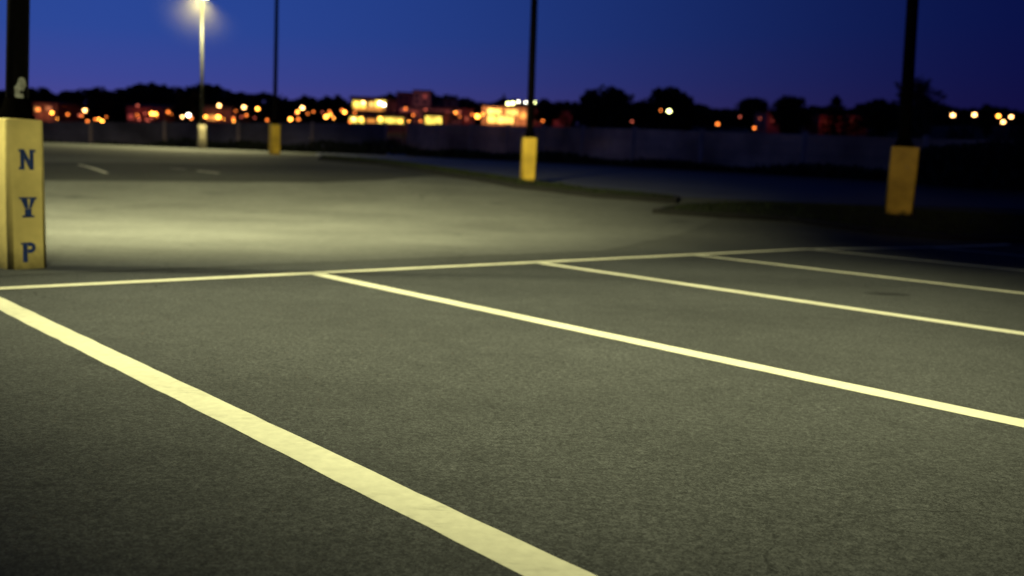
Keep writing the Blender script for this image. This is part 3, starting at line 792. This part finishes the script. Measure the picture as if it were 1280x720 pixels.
spot('base_fill', (-2, -7, 9), (7.7, 19, .9), 4300, 9, .9, (1, .76, .30), .3)  # unseen warm fill added for the broad base on the island

# scattering ball added around the burning lamp to give it a glow
bm = bmesh.new(); ball(bm, ltop + Vector((.48, -1.5, -.25)), 2.7, 24)
hz = bpy.data.materials.new('glow_scatter'); hz.use_nodes = True; hn = hz.node_tree; hn.nodes.remove(hn.nodes['Principled BSDF'])
vs = hn.nodes.new('ShaderNodeVolumeScatter'); vs.inputs['Color'].default_value = (1, .9, .55, 1); vs.inputs['Density'].default_value = .004; vs.inputs['Anisotropy'].default_value = .3
vtc = hn.nodes.new('ShaderNodeTexCoord'); vl = hn.nodes.new('ShaderNodeVectorMath'); vl.operation = 'DISTANCE'; vl.inputs[1].default_value = ltop + Vector((.48, -1.5, -.25))
vr = hn.nodes.new('ShaderNodeMapRange'); vr.interpolation_type = 'SMOOTHSTEP'; vr.inputs['From Min'].default_value = 2.7; vr.inputs['From Max'].default_value = 0; vr.inputs['To Max'].default_value = .0040
hn.links.new(vtc.outputs['Object'], vl.inputs[0]); hn.links.new(vl.outputs['Value'], vr.inputs['Value']); hn.links.new(vr.outputs[0], vs.inputs['Density'])
hn.links.new(vs.outputs[0], hn.nodes['Material Output'].inputs['Volume'])
struct(link('lamp_glow', bm, hz), 'stuff')

# ------------------------------------------------------------------ dusk sky
w = bpy.data.worlds.new('World'); S.world = w; w.use_nodes = True
nt = w.node_tree; N = nt.nodes; Lk = nt.links; bg = N['Background']
sky = N.new('ShaderNodeTexSky'); sky.sky_type = 'NISHITA'; sky.sun_disc = False; sky.sun_elevation = R(-3); sky.sun_rotation = R(-50)
tc = N.new('ShaderNodeTexCoord'); sp = N.new('ShaderNodeSeparateXYZ'); Lk.new(tc.outputs['Generated'], sp.inputs[0])
ta = N.new('ShaderNodeMath'); ta.operation = 'MULTIPLY_ADD'; ta.inputs[1].default_value = -.04; Lk.new(sp.outputs['X'], ta.inputs[0]); Lk.new(sp.outputs['Z'], ta.inputs[2])
cr = N.new('ShaderNodeValToRGB'); e = cr.color_ramp.elements
e[0].position = 0; e[0].color = (.065, .042, .17, 1)
e[1].position = 1; e[1].color = (.001, .003, .016, 1)
for p, c in ((.045, (.047, .041, .205, 1)), (.085, (.026, .041, .230, 1)), (.13, (.014, .043, .240, 1)), (.19, (.011, .042, .240, 1)), (.30, (.006, .020, .11, 1)), (.5, (.002, .006, .03, 1))):
    k = e.new(p); k.color = c
Lk.new(ta.outputs[0], cr.inputs[0])
az = N.new('ShaderNodeMapRange'); az.interpolation_type = 'SMOOTHSTEP'; az.inputs['From Min'].default_value = -.5; az.inputs['From Max'].default_value = .56
Lk.new(sp.outputs['X'], az.inputs['Value'])
tint = N.new('ShaderNodeMix'); tint.data_type = 'RGBA'; tint.clamp_factor = True; tint.inputs['A'].default_value = (1.55, 1.42, 1.30, 1); tint.inputs['B'].default_value = (.05, .06, .20, 1)
Lk.new(az.outputs[0], tint.inputs['Factor'])
m1 = N.new('ShaderNodeVectorMath'); m1.operation = 'MULTIPLY'; Lk.new(cr.outputs[0], m1.inputs[0]); Lk.new(tint.outputs['Result'], m1.inputs[1])
m2 = N.new('ShaderNodeVectorMath'); m2.operation = 'SCALE'; Lk.new(sky.outputs[0], m2.inputs[0]); m2.inputs['Scale'].default_value = .015
ad = N.new('ShaderNodeVectorMath'); ad.operation = 'ADD'; Lk.new(m1.outputs[0], ad.inputs[0]); Lk.new(m2.outputs[0], ad.inputs[1])
Lk.new(ad.outputs[0], bg.inputs['Color']); bg.inputs['Strength'].default_value = 1

# ------------------------------------------------------------------ render
S.render.engine = 'CYCLES'
S.view_settings.view_transform = 'Standard'; S.view_settings.look = 'None'; S.view_settings.exposure = 0; S.view_settings.gamma = 1
cy = S.cycles; cy.use_denoising = True; cy.max_bounces = 4; cy.sample_clamp_indirect = 3; cy.caustics_reflective = False; cy.caustics_refractive = False
